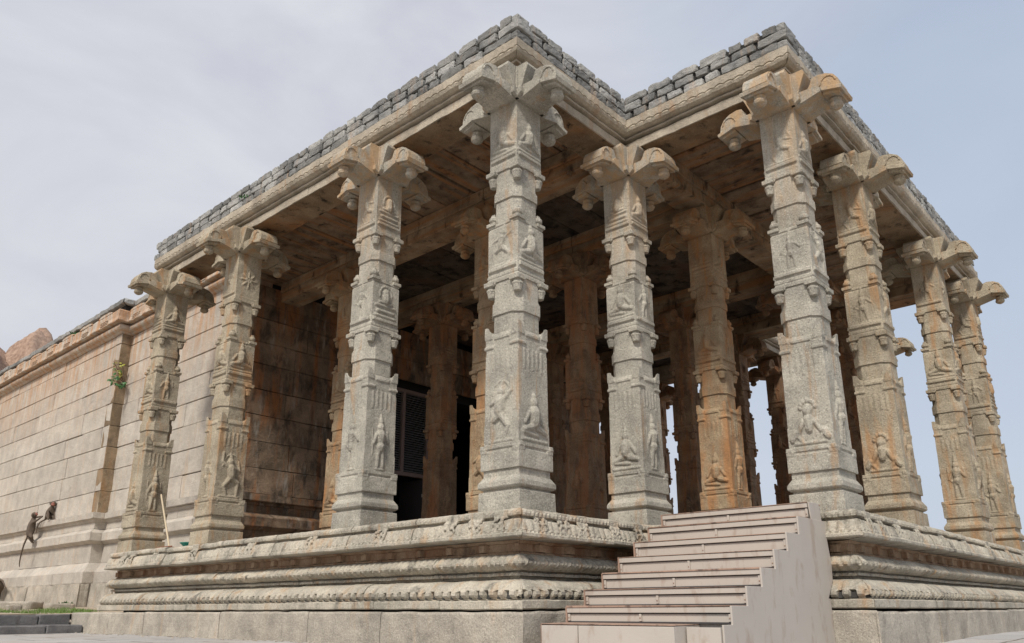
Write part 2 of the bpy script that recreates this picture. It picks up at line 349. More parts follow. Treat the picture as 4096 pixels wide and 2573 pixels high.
def bud(b, x, y, z, up):
    if up:
        b.frus(.055, z - .01, .055, z + .026, x, y); b.prism(8, .033, z, .033, z + .05, 0, x, y); b.ball((x, y, z + .070), (.052, .052, .042), 10); b.frus(.026, z + .09, .020, z + .128, x, y)
    else:
        b.frus(.056, z - .034, .058, z + .01, x, y); b.prism(8, .040, z - .06, .040, z, 0, x, y); b.prism(8, .036, z - .140, .052, z - .07, math.pi / 8, x, y); b.ball((x, y, z - .068), (.056, .056, .030), 10)
def chsq(b, a, d, z0, z1, a1=None, d1=None):
    """square of half width a with corners cut at diagonal distance d"""
    def ring(a, d, z):
        c = d * math.sqrt(2) - a; q = [(a, -c), (a, c), (c, a), (-c, a), (-a, c), (-a, -c), (-c, -a), (c, -a)]; return [(x, y, z) for x, y in q]
    b.add(ring(a, d, z0) + ring(a1 or a, d1 or d, z1), [tuple(range(7, -1, -1)), tuple(range(8, 16))] + [(i, (i + 1) % 8, 8 + (i + 1) % 8, 8 + i) for i in range(8)])
def mk_neck(z0, z1, za, zb, aa, dd, stand):
    b = MB(); chsq(b, aa, dd, z0, z1, aa * .985, dd * .985); chsq(b, aa + .013, dd + .015, za, zb); chsq(b, aa + .004, dd + .005, zb, zb + .02)
    q = (dd + .020) / math.sqrt(2)
    for a, c in CORN:
        bud(b, a * q, c * q, z1, False)
        if stand: bud(b, a * (q - .003), c * (q - .003), z0, True)
    return bev(b.mesh('neck', 'grey'), .0035)
def mk_block(z0, z1, h, kinds, name, fh, cap_):
    b = MB(); b.frus(h + .004, z0, h + .005, z0 + .034); b.frus(h - .006, z0 + .03, h - .006, z0 + .05); b.frus(h + .004, z0 + .047, h + .004, z0 + .075)
    b.frus(h, z0 + .07, h, z1 - (.05 if cap_ else 0))
    if cap_: b.frus(h - .01, z1 - .052, h - .01, z1 - .03); b.frus(h + .002, z1 - .034, h - .004, z1)
    for a, c in CORN: b.frus(.052, z0 - .022, .052, z0 + .03, a * (h - .045), c * (h - .045))
    for fc in range(4): figure(b, kinds[fc], fc, z0 + .15, fh, h - .004)
    return bake(b, name, 'grey')
def mk_capital():
    b = MB(); b.frus(.165, 3.59, .165, 3.64); b.frus(.205, 3.64, .20, 3.966); return bev(b.mesh('capital', 'grey'), .003)
def mk_arm():
    b = MB(); pl = lambda a, z, w: (a, w, z)
    b.poly([(.10, 3.60), (.22, 3.60), (.45, 3.655), (.46, 3.690), (.41, 3.735), (.10, 3.74)], -.172, .172, pl)
    b.poly([(.10, 3.602), (.205, 3.602), (.262, 3.640), (.262, 3.70), (.10, 3.70)], -.215, .215, pl)
    b.poly([(.10, 3.65), (.235, 3.67), (.262, 3.76), (.300, 3.86), (.328, 3.925), (.312, 3.966), (.10, 3.966)], -.188, .188, pl)
    b.poly([(0.270, 3.660), (0.388, 3.663), (0.410, 3.723), (0.434, 3.740), (0.452, 3.720), (0.452, 3.681), (0.600, 3.655), (0.628, 3.688), (0.615, 3.758), (0.578, 3.817), (0.510, 3.858), (0.425, 3.874), (0.372, 3.863), (0.345, 3.800), (0.310, 3.751), (0.200, 3.730)], -.128, .128, pl)
    b.poly([(.430, 3.677), (.640, 3.622), (.650, 3.660), (.445, 3.715)], -.155, .155, pl)
    b.poly([(.455, 3.642), (.612, 3.602), (.618, 3.635), (.46, 3.68)], -.120, .120, pl)
    b.prism(10, .050, 3.555, .062, 3.61, 0, .535, 0); b.ball((.535, 0, 3.550), (.068, .068, .048), 12); b.prism(8, .018, 3.500, .045, 3.53, 0, .535, 0)
    for w in (-.130, .130):       # scroll lines on the cheek
        for i in range(7):
            a = math.pi * (.05 + .9 * i / 6); q = math.pi * (.05 + .9 * (i + 1) / 6) if i < 6 else a
            b.cap((.52 - .075 * math.cos(a), w, 3.735 + .085 * math.sin(a)), (.52 - .075 * math.cos(q), w, 3.735 + .085 * math.sin(q)), .009, .009, 6)
    return bev(b.mesh('bracket_arm', 'grey'), .0035)
LK = [('dance', 'seat', 'stand', 'stand'), ('stand', 'stand', 'lion', 'dance'), ('seat', 'stand', 'dance', 'stand'), ('lion', 'stand', 'seat', 'dance'), ('stand', 'dance', 'seat', 'stand')]
MK_ = [('dance', 'seat', 'seat', 'stand'), ('stand', 'shrine', 'seat', 'flower'), ('seat', 'stand', 'stand', 'seat'), ('stand', 'dance', 'seat', 'seat'), ('seat', 'seat', 'stand', 'shrine')]
UK = [('seat', 'seat', 'flower', 'seat'), ('dance', 'shrine', 'seat', 'flower'), ('shrine', 'seat', 'flower', 'seat'), ('dance', 'seat', 'seat', 'seat'), ('stand', 'flower', 'seat', 'flower')]
m_base = mk_base(); m_neck1 = mk_neck(1.255, 1.752, 1.42, 1.535, .181, .203, False); m_neck2 = mk_neck(2.345, 2.90, 2.58, 2.675, .166, .190, True)
m_cap = mk_capital(); m_arm = mk_arm()
m_low = [mk_lower(k) for k in LK]; m_mid = [mk_block(1.75, 2.35, .186, k, 'middle_block', .40, True) for k in MK_]; m_up = [mk_block(2.897, 3.602, .175, k, 'upper_block', .37, False) for k in UK]
COLS = [
 (0, 0, 'grey', 0, 'nearest pale grey column at the roof corner, dancing figure low on its left face', None),
 (0, A2, 'greytop', 1, 'pale grey column left of the nearest one, with carved shrine on its middle block', None),
 (0, A3, 'warm', 4, 'tan stained column in front of the joint between pale and sooty walls', None),
 (0, A4, 'warm', 2, 'leftmost carved column, with wooden pole leaning beside it and bare bracket capital', None),
 (B5, 0, 'greytop', 2, 'pale column in the inner corner of the roof just left of the stair top', None),
 (B5, -CC, 'greytop', 3, 'tall pale grey column right beside the top of the staircase with crouching lion carving', None),
 (B7, -CC, 'warm', 3, 'orange streaked column second along the right side with worn lion carving', None),
 (B8, -CC, 'warm', 4, 'slim sunlit column third along the right side with crowned striding figure low on it', None),
 (B9, -CC, 'warm', 1, 'rightmost column at the edge of the picture with round flower carved at its top', None),
 (B5, A2, 'orange', 0, 'inner column half hidden behind the nearest corner column', None),
 (B5, A3, 'orange', 2, 'inner column standing before the sooty block wall, left of the louvred door', None),
 (B7, 0, 'orange', 2, 'orange brown inner column with seated sage carving, seen above the middle of the stair top', None),
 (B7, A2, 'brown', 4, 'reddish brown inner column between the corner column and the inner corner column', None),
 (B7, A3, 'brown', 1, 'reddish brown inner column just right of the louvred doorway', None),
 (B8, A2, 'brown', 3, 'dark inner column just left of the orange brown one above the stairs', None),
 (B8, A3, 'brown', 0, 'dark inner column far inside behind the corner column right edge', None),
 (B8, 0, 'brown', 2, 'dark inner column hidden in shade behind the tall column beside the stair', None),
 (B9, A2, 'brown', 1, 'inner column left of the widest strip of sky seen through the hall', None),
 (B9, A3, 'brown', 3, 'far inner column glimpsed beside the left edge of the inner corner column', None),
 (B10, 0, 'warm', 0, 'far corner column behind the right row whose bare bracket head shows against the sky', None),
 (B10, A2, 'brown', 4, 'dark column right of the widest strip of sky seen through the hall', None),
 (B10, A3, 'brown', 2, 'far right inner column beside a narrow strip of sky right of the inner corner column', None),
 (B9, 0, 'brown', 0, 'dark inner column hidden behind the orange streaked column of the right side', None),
]
def setmat(o, m):
    o.material_slots[0].link = 'OBJECT'; o.material_slots[0].material = M[m]
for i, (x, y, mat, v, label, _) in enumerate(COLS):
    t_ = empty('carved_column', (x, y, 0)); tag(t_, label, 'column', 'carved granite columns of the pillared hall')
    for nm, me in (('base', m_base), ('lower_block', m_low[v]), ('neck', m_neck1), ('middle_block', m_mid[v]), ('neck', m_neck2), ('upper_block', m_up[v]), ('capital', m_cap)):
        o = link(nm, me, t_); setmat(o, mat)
        if nm in ('lower_block', 'middle_block', 'upper_block') and False: o.rotation_euler = (0, 0, 0)
        if nm == 'capital':
            cm = mat if mat != 'brown' else 'brown'
            for k in range(4):
                a = link('bracket_arm', m_arm, o); a.rotation_euler = (0, 0, k * math.pi / 2); setmat(a, cm)

# ------------------------------------------------------------------ plinth
PP = [(B10, 10.5), (B10, 0), (B9, 0), (B9, -CC), (B5, -CC), (B5, 0), (0, 0), (0, 7.42)]
PB = PP[:-1] + [(0, 8.25)]
# travel direction: outward must be to the right -> check: first leg goes -y along x=B10, right of -y travel is -x (wrong) so reverse
PP = rev(PP); PB = rev(PB)
def modf(k, s):
    if k == 'rope': return .030 * abs(math.sin(s * math.pi / .078)) ** .7 - .022
    if k == 'rope2': return .032 * abs(math.sin((s + .026) * math.pi / .078)) ** .7 - .024
    if k == 'tooth': return -.055 if (s / .105) % 1 < .38 else .008
    if k == 'tooth2': return -.016 if ((s / .105) % 1 < .34) else .0
    if k == 'petal': return .006 * math.cos(s * 2 * math.pi / .42) - (.016 if (s / .42) % 1 < .07 else 0)
    if k == 'leaf': return .026 * abs(math.sin(s * math.pi / .082)) ** .7 - .018
    if k == 'bead': return .008 * math.sin(s * 2 * math.pi / .05)
    if k == 'block': return .045 if (s / .40) % 1 < .22 else 0
    if k == 'scal': return .008 * abs(math.sin(s * math.pi / .105))
    return 0
plinth = empty('stone_plinth', (0, 0, GZ)); tag(plinth, 'moulded stone platform with lotus and rope bands carrying the pillared hall', 'platform')
def part(path, prof, name, mat, parent, **kw):
    b = MB(); sweep(b, path, prof, **kw)
    b.v = [(x - parent.location.x, y - parent.location.y, z - parent.location.z) for x, y, z in b.v]
    return build(b, name, mat, parent)
part(PB, [(-.3, GZ - .3), (.46, GZ - .3), (.462, GZ + .12), (.462, -1.185), (.452, -1.166), (-.3, -1.166)], 'base_course', 'base', plinth, step=.10, blocks=(1.0, 1.9), jo=.008, jz=.006, gap=.005, rough=.006)
part(PP, [(-.3, -1.149), (.43, -1.149), (.441, -1.14), (.441, -1.085), (.43, -1.078), (-.3, -1.078)], 'footing_slab', 'plinth', plinth, step=.08, blocks=(.7, 1.5), jo=.008, jz=.003, gap=.004)
part(PP, [(-.3, -1.075), (.395, -1.075), (.405, -1.068, 'tooth2'), (.40, -1.058, 'tooth'), (.418, -1.052, 'tooth'), (.432, -1.036, 'tooth'), (.430, -1.012, 'tooth'), (.420, -1.000, 'petal'), (.408, -.978, 'petal'), (.382, -.952, 'petal'), (.345, -.930, 'petal'), (.29, -.918), (-.3, -.918)], 'lotus_moulding', 'plinth', plinth, step=.0165, blocks=(1.0, 1.9), gap=.005)
part(PP, [(-.3, -.915), (.225, -.915), (.225, -.893), (.282, -.890), (.280, -.868, 'bead'), (.235, -.866), (.235, -.852), (.285, -.850, 'rope2'), (.320, -.835, 'rope2'), (.350, -.815, 'rope2'), (.362, -.800, 'bead'), (.362, -.785, 'bead'), (.350, -.775, 'rope'), (.320, -.745, 'rope'), (.285, -.726, 'rope'), (.250, -.718), (-.3, -.718)], 'rope_moulding', 'plinth', plinth, step=.0145, blocks=(1.0, 1.9), gap=.005)
part(PP, [(-.3, -.715), (.235, -.715), (.235, -.700, 'bead'), (.215, -.694), (.205, -.690, 'block'), (.205, -.632, 'block'), (.225, -.626), (.235, -.605), (-.3, -.605)], 'frieze', 'frieze', plinth, step=.02, blocks=(.9, 1.8), gap=.004)
part(PP, [(-.3, -.604), (.30, -.604), (.422, -.598), (.430, -.590), (.430, -.568), (.415, -.560, 'bead'), (.412, -.545), (.408, -.538, 'leaf'), (.396, -.500, 'leaf'), (.380, -.465, 'leaf'), (.366, -.454), (.330, -.450), (.330, -.434), (.352, -.430, 'bead'), (.370, -.424, 'bead'), (.374, -.405, 'bead'), (.368, -.388), (.34, -.368), (-.3, -.362)], 'coping', 'plinth', plinth, step=.016, blocks=(.8, 1.7), jo=.012, jz=.006, gap=.006)
part(PP, [(.30, -1.066), (.400, -1.066), (.400, -1.022), (.30, -1.024)], 'tooth_gap_strip', 'tooth_gap', plinth, step=.3, rough=0)  # near-black strip filling the gaps between the lotus teeth
# carved bosses on the coping
random.seed(5); bm_ = []
for v in range(3):
    bb = MB()
    for i in range(16):
        u = random.uniform(-.070, .070); z = random.uniform(-.085, .055); bb.ball((u, -(.397 - (z) * .25), z - .50), (.020, .012, .020), 6)
    for sx in (-1, 1):
        for k in range(6):
            a_ = 2 * math.pi * k / 6; bb.ball((sx * .038 + .028 * math.cos(a_), -(.405 + .0), -.515 + .028 * math.sin(a_)), (.014, .012, .014), 6)
    bb.box(-.075, .075, -.375, -.30, -.445, -.375)
    bm_.append(bake(bb, 'coping_boss', 'plinth', .008, .006))
def boss(px, py, nx, ny):
    o = link('coping_boss', random.choice(bm_), plinth, (px, py, -GZ)); o.rotation_euler = (0, 0, -math.pi / 2 if nx < 0 else 0)
for y in (6.9, 6.65, 5.95, 4.9, 3.6, 2.45, 1.35, .42, .12, -.15): boss(0, y, -1, 0)
for x in (-.15, .15, .42, .9, 1.3): boss(x, 0, 0, -1)
for x in (1.78, 2.05, 2.5, 3.1, 3.9, 4.8, 5.9, 6.9, 7.9): boss(x, -CC, 0, -1)
b = MB(); b.box(-.2, B10 + .2, -.2, 7.35, -.60, -.361); b.box(1.3, B10 + .2, 7.3, 10.5, -.60, -.362); b.box(B5 - .3, B9 + .3, -CC - .3, -.29, -.60, -.361)
b.v = [(x, y, z - GZ) for x, y, z in b.v]; build(b, 'floor_slab', 'floor', plinth)
b = MB(); b.box(-.12, B10 + .1, -.1, 7.3, GZ - .2, -.62); b.box(B5 - .12, B9 + .1, -CC - .12, -.05, GZ - .2, -.62)
b.v = [(x, y, z - GZ) for x, y, z in b.v]; build(b, 'core', 'mortar', plinth)

# ------------------------------------------------------------------ roof
roof = empty('hall_roofing', (0, 0, 3.865)); tag(roof, 'flat stone roof with scalloped eave and rubble parapet over the pillared hall', 'roof')
XR = 9.18
RP = [(B10, 10.5), (B10, 1.95), (XR, 1.95), (XR, -CC), (B5, -CC), (B5, 0), (0, 0), (0, 7.66)]; RP = rev(RP)
def rpart(prof, name, mat, **kw): return part(RP, prof, name, mat, roof, **kw)
rpart([(-.33, 3.972), (.10, 3.972), (.103, 4.068), (-.33, 4.068)], 'eave_beam', 'cornice', step=.10, blocks=(1.9, 2.6), gap=.003, jo=.002, jz=.001)
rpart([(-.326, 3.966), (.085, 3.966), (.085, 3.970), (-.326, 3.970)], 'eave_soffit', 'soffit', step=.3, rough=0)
rpart([(-.33, 4.070), (.055, 4.070), (.055, 4.100), (.130, 4.104), (.133, 4.126), (.092, 4.130), (.095, 4.140), (.155, 4.144, 'scal'), (.190, 4.164, 'scal'), (.204, 4.194, 'scal'), (.196, 4.208, None, 'zs'), (.184, 4.214, None, 'zs'), (.200, 4.222, None, 'zs'), (.203, 4.310), (.195, 4.318), (-.33, 4.318)], 'cornice', 'cornice', step=.0175, blocks=(1.6, 2.6), gap=.004, jo=.004, jz=.003)
# parapet of rough stones
random.seed(21)
pb = MB()
def stoneblk(mb, cx, cy, cz, dx, dy, dz, ang, seedv):
    n = (7, 5, 5); ca, sa = math.cos(ang), math.sin(ang); idx = {}; vs = []; fs = []
    def vid(i, j, k):
        if (i, j, k) in idx: return idx[i, j, k]
        p = Vector((2 * i / n[0] - 1, 2 * j / n[1] - 1, 2 * k / n[2] - 1))
        q = p.copy(); l = (abs(p.x) ** 22 + abs(p.y) ** 22 + abs(p.z) ** 22) ** (1 / 22); q = p / max(l, .001) * max(abs(p.x), abs(p.y), abs(p.z))
        q = Vector((q.x * dx / 2, q.y * dy / 2, q.z * dz / 2))
        nv = noise.noise_vector(q * 8 + Vector((seedv, 0, 0))) * .010 + noise.noise_vector(q * 34 + Vector((0, seedv, 0))) * .008
        q += nv
        vs.append((cx + ca * q.x - sa * q.y, cy + sa * q.x + ca * q.y, cz + q.z)); idx[i, j, k] = len(vs) - 1; return idx[i, j, k]
    for ax in range(3):
        u, w = [a for a in range(3) if a != ax]
        for side in (0, n[ax]):
            for i in range(n[u]):
                for j in range(n[w]):
                    q = []
                    for di, dj in ((0, 0), (1, 0), (1, 1), (0, 1)):
                        c = [0, 0, 0]; c[ax] = side; c[u] = i + di; c[w] = j + dj; q.append(vid(*c))
                    fs.append(tuple(q))
    mb.add(vs, fs)
f_, nr_ = offset_path(RP)
PO = .188
for ci in range(3):
    hz = .111; zc = 4.318 + hz * (ci + .5); pts = f_(PO - ci * .006 - .10)
    for sg in range(len(pts) - 1):
        a, c = pts[sg], pts[sg + 1]; L = (c - a).length; d = (c - a) / L; s = 0 if ci % 2 else -.10; L = L + (.10 if ci % 2 else 0)
        ang = math.atan2(d.y, d.x)
        while s < L:
            l = random.uniform(.17, .36); l = min(l, L - s + .05)
            if L - s - l < .14: l = L - s + .04
            mid = a + d * (s + l / 2)
            if not (ci == 2 and random.random() < .015):
                hh = hz - random.uniform(.018, .034) + (random.uniform(-.006, .008) if ci == 2 else 0)
                stoneblk(pb, mid.x + random.uniform(-.006, .006), mid.y + random.uniform(-.006, .006), zc + random.uniform(-.004, .004) - (.004 if ci == 2 else 0), l - .034, .20, hh, ang + random.uniform(-.02, .02), random.uniform(0, 50))
            s += l
pb.v = [(x, y, z - 3.865) for x, y, z in pb.v]
build(pb, 'parapet', 'parapet', roof)
rpart([(-.2, 4.320), (.150, 4.320), (.150, 4.60), (-.2, 4.60)], 'parapet_core', 'mortar', step=.5, rough=0)
b = MB(); b.box(.1, XR - .1, .1, 7.55, 4.43, 4.58); b.box(XR - .12, B10 - .1, 2.05, 10, 4.43, 4.57); b.box(B5 + .1, XR - .1, -CC + .1, .12, 4.43, 4.56); b.box(1.7, B10 - .1, 7.5, 10.0, 4.43, 4.55)
b.v = [(x, y, z - 3.865) for x, y, z in b.v]; build(b, 'roof_fill', 'mortar', roof)
# cross beams, one stone between each pair of columns
def beam(x0, y0, x1, y1):
    b = MB(); g = .006
    if abs(x1 - x0) < .01:
        for h, z0, z1 in ((.185, 3.971, 4.12), (.175, 4.118, 4.14), (.205, 4.138, 4.30)): b.box(x0 - h, x0 + h, y0 + g, y1 - g, z0, z1)
    else:
        for h, z0, z1 in ((.185, 3.971, 4.12), (.175, 4.118, 4.14), (.205, 4.138, 4.30)): b.box(x0 + g, x1 - g, y0 - h, y0 + h, z0, z1)
    b.v = [(x, y, z - 3.865) for x, y, z in b.v]; build(b, 'cross_beam', 'beam', roof, .006)
for x in (B5, B7, B8):
    for y0, y1 in ((.21, A2), (A2, A3), (A3, 6.99)): beam(x, y0, x, y1)
for y0, y1 in ((-CC + .21, 0), (0, A2), (A2, A3), (A3, 6.99)): beam(B9, y0, B9, y1)
for y0, y1 in ((A3, 6.99),): beam(B10, y0, B10, y1)
for x0, x1 in ((B5 + .21, B7), (B7, B8), (B8, B9 - .21)): beam(x0, 0, x1, 0)
# ceiling planks
def planks(x0, x1, y0, y1, along, w=(.38, .62), mt='ceiling'):
    b = MB(); random.seed(int(x0 * 100 + y0 * 10 + 7))
    s, e = (y0, y1) if along == 'x' else (x0, x1)
    while s < e - .05:
        l = min(random.uniform(*w), e - s); dz = random.uniform(-.012, .022)
        if e - s - l < .2: l = e - s
        if along == 'x': b.box(x0, x1, s + .011, s + l - .011, 4.303 + dz, 4.42, .004)
        else: b.box(s + .011, s + l - .011, y0, y1, 4.303 + dz, 4.42, .004)
        s += l
    b.v = [(x, y, z - 3.865) for x, y, z in b.v]; build(b, 'ceiling_slabs', mt, roof, .010)
e_ = .15
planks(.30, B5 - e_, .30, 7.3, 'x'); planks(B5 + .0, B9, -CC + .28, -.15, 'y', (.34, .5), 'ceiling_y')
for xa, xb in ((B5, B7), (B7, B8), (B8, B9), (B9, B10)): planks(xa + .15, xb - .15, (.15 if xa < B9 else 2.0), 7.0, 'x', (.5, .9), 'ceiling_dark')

# ------------------------------------------------------------------ temple wall
random.seed(8)
ZC = [.682, 1.105, 1.548, 1.991, 2.418, 2.878, 3.282, 3.695, 4.149, 4.36]
wall = empty('temple_wall', (1.04, 11.83, -1.1)); tag(wall, 'long pale coursed granite wall with roll cornice stepping back behind the leftmost columns', 'wall')
WO = Vector((1.04, 11.83, -1.1))
def wbuild(b, name, mat, bevel=.006, sm=False):
    b.v = [(x - WO.x, y - WO.y, z - WO.z) for x, y, z in b.v]; return build(b, name, mat, wall, bevel)
def courses(b, ax, face, s0, s1, zs, sgn=-1, first=None, ln=(.9, 1.9), depth=.35, holes=()):
    for k in range(len(zs) - 1):
        s = s0; fl = first if first else 0; n = 0
        while s < s1 - .01:
            l = random.uniform(*ln) if not (n == 0 and fl) else fl * random.uniform(.8, 1.3)
            if s1 - s - l < .35: l = s1 - s
            z0, z1 = zs[k] + .006, zs[k + 1] - .006; d = random.uniform(-.006, .010); n += 1
            segs = [(s, s + l)]
            for (h0, h1, hz0, hz1) in holes:
                if z0 < hz1 - .02 and z1 > hz0 + .02:
                    ns = []
                    for a_, c_ in segs:
                        if c_ <= h0 or a_ >= h1: ns.append((a_, c_))
                        else:
                            if a_ < h0: ns.append((a_, h0 + .003))
                            if c_ > h1: ns.append((h1 - .003, c_))
                    segs = ns
            for a_, c_ in segs:
                jj = .006
                if ax == 'x': vs = (face + d, face + depth, a_ + .004, c_ - .004)
                else: vs = (a_ + .004, c_ - .004, face + d, face + depth)
                b.box(*vs, z0, z1, jj)
            s += l
YE = 26.0
b = MB(); courses(b, 'x', 1.04, 11.83, YE, ZC, first=.28)
wbuild(b, 'outer_face', 'wall')
b = MB(); courses(b, 'x', 1.25, 7.06, 11.83 + .2, [z + .0 for z in ZC]); wbuild(b, 'recessed_face', 'wall')
b = MB()
for k in range(len(ZC) - 1): b.box(1.045, 1.27, 11.822, 12.1, ZC[k] + .004, ZC[k + 1] - .004, .003)
wbuild(b, 'pilaster_return', 'return')
b = MB(); DZ = [-.36, -.05, .10, .31, .49, .645, 1.06, 1.50, 1.93, 2.36, 2.80, 3.18, 3.60, 3.86, 4.19]
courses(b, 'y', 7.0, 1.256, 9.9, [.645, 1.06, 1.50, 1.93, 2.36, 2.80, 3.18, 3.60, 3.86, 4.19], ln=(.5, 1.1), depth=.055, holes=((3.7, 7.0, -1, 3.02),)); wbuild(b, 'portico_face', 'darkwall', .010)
b = MB(); b.box(1.12, 3.7, 7.08, 7.5, -.5, 4.6); b.box(1.3, 9.85, 7.3, 7.7, 3.1, 4.6); b.box(7.0, 9.85, 7.08, 7.5, -.5, 4.6); b.box(1.1, 9.8, 12.2, YE, -1, 4.85); b.box(1.31, 9.8, 7.6, 12.2, 3.3, 4.85); b.box(1.31, 1.7, 7.1, 12.3, -1, 4.6); b.box(9.4, 9.8, 7.1, 12.3, -1, 4.6)
wbuild(b, 'core', 'mortar', 0)
# base mouldings: dark portico side and pale outer side
def wprof(path, prof, name, mat, **kw):
    b = MB(); sweep(b, path, prof, **kw); return wbuild(b, name, mat, 0)
W1 = [(1.04, YE), (1.04, 11.83), (1.25, 11.83), (1.25, 7.0)]; W1 = W1
W1r = rev(W1)  # outward = -x
def pick(P):  # make sure outward (right of travel) is -x on first leg of the given kind
    f, nn = offset_path(P); return P if nn[0].x < -.5 or nn[0].y < -.5 else rev(P)
W1 = pick(W1); W1s = W1
ledge = [(-.2, .555), (.075, .555), (.09, .57), (.09, .680), (-.2, .682)]
recs = [(-.2, .37), (.0, .37), (.0, .50), (.02, .505), (.035, .54), (.05, .553), (-.2, .553)]
midm = [(-.2, .085), (.0, .085), (.088, .145), (.09, .155), (.09, .295), (.082, .305), (.0, .368), (-.2, .368)]
plain_ = [(-.2, -.262), (-.002, -.262), (.0, .083), (-.2, .083)]
basem = [(-.2, -.655), (.135, -.655), (.14, -.64), (.14, -.445), (.13, -.43), (.0, -.268), (-.2, -.265)]
rockm = [(-.2, -1.30), (.20, -1.30), (.185, -.66), (-.2, -.66)]
kw = dict(step=.12, blocks=(.9, 1.8), jo=.004, jz=.003, gap=.004)
ww = W1
wprof(ww, ledge, 'ledge', 'wall', **kw); wprof(ww, recs, 'recess', 'wall', **kw); wprof(ww, midm, 'middle_moulding', 'wall', **kw)
wprof(ww, plain_, 'plain_course', 'wall', **kw); wprof(ww, basem, 'base_moulding', 'wall', **kw)
wprof(ww, rockm, 'rough_footing', 'base', step=.06, blocks=(.8, 1.4), jo=.02, jz=.004, gap=.008, rough=.022)
W2 = pick([(1.262, 7.0), (3.7, 7.0)]); W2b = pick([(7.0, 7.0), (9.4, 7.0)])
for P_ in (W2, W2b):
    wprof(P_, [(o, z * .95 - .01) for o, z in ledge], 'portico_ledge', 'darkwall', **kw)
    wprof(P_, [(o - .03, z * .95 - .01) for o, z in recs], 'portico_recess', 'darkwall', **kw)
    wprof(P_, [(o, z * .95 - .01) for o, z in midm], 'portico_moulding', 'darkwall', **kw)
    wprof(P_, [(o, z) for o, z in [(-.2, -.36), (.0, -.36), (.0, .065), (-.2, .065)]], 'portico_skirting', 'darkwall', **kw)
# cornice of the wall
wprof(ww, [(-.2, 4.36), (.005, 4.36), (.03, 4.375), (.05, 4.40)] + [(.05 + .085 * math.sin(a), 4.475 - .072 * math.cos(a)) for a in [math.pi * i / 7 for i in range(1, 7)]] + [(.05, 4.545), (.05, 4.56), (-.2, 4.56)], 'roll_cornice', 'wall', step=.10, blocks=(1.0, 1.8), gap=.004, jo=.008)
wb = [(-.2, 4.535), (.13, 4.535), (.20, 4.55), (.21, 4.56), (.205, 4.80), (.19, 4.835), (-.2, 4.84)]
b = MB(); sweep(b, ww, [(-.2, 4.562), (.14, 4.562), (.205, 4.57), (.21, 4.585), (.19, 4.66), (.195, 4.79), (.18, 4.82), (-.2, 4.83)], step=.08, blocks=(1.0, 1.8), gap=.004, jo=.006, rough=.008)
# scalloped top and little triple ribs on the band
o_band = wbuild(b, 'cornice_band', 'wall', 0)
def crest(y, x0):
    b = MB()
    for r_ in range(3): b.box(x0 - .012, x0 + .05, y - .17, y + .17, 4.600 + r_ * .035, 4.618 + r_ * .035, .002)
    b.poly([(y - .36, 4.80), (y - .30, 4.835), (y - .18, 4.858), (y + .18, 4.860), (y + .30, 4.838), (y + .36, 4.80)], x0 + .004, x0 + .20, lambda a, z, w: (w, a, z)); wbuild(b, 'crest', 'wall', .004)
y = 12.35
while y < YE - 1: crest(y, .835); y += 1.02
for y in (7.6, 8.58, 9.56, 10.54, 11.3): crest(y, 1.045)
b = MB(); sweep(b, ww, [(-.2, 4.832), (.02, 4.832), (.02, 4.985), (-.2, 4.985)], step=.5); wbuild(b, 'cornice_gap', 'mortar', 0)
b = MB(); sweep(b, ww, [(-.6, 4.987), (.085, 4.987), (.10, 5.0), (.10, 5.075), (.085, 5.10), (-.6, 5.11)], step=.09, blocks=(.7, 1.5), gap=.006, jo=.015, jz=.008, rough=.01); wbuild(b, 'roof_slabs', 'parapet', 0)
b = MB(); b.box(1.2, 9.8, 7.2, YE, 4.86, 5.06); wbuild(b, 'roof', 'mortar', 0)

# ------------------------------------------------------------------ louvred door
door = empty('louvred_door', (5.2, 7.05, -.36)); tag(door, 'dark louvred screen over an open doorway in the sooty wall', 'door')
def dbuild(b, name, mat, bevel=.003):
    b.v = [(x - 5.2, y - 7.05, z + .36) for x, y, z in b.v]; return build(b, name, mat, door, bevel)
b = MB()
for x0, x1, z0, z1 in ((3.72, 3.80, -.36, 3.02), (3.80, 5.27, 2.95, 3.02), (3.80, 5.27, 1.315, 1.39), (4.63, 4.70, 1.39, 2.95), (5.27, 5.36, -.36, 3.02)): b.box(x0, x1, 7.06, 7.14, z0, z1)
dbuild(b, 'frame', 'frame')
b = MB(); z = 1.41
while z < 2.94:
    for x0, x1 in ((3.80, 4.63), (4.70, 5.27)):
        vs = [(x0, 7.075, z - .004), (x1, 7.075, z - .004), (x1, 7.075, z + .004), (x0, 7.075, z + .004), (x0, 7.125, z + .030), (x1, 7.125, z + .030), (x1, 7.125, z + .038), (x0, 7.125, z + .038)]
        b.add(vs, [(0, 1, 2, 3), (5, 4, 7, 6), (3, 2, 6, 7), (1, 0, 4, 5), (0, 3, 7, 4), (2, 1, 5, 6)])
    z += .046
dbuild(b, 'louvres', 'louvre', 0)
b = MB(); b.box(5.195, 5.225, 7.07, 7.75, -.34, 1.30); dbuild(b, 'open_leaf', 'seam')
b = MB()
for z in (.25, .95): b.box(5.185, 5.20, 7.05, 7.075, z, z + .06)
dbuild(b, 'hinge', 'paint', 0)
b = MB(); b.box(3.6, 7.1, 9.6, 9.7, -.4, 3.3); dbuild(b, 'dark_interior', 'black', 0)

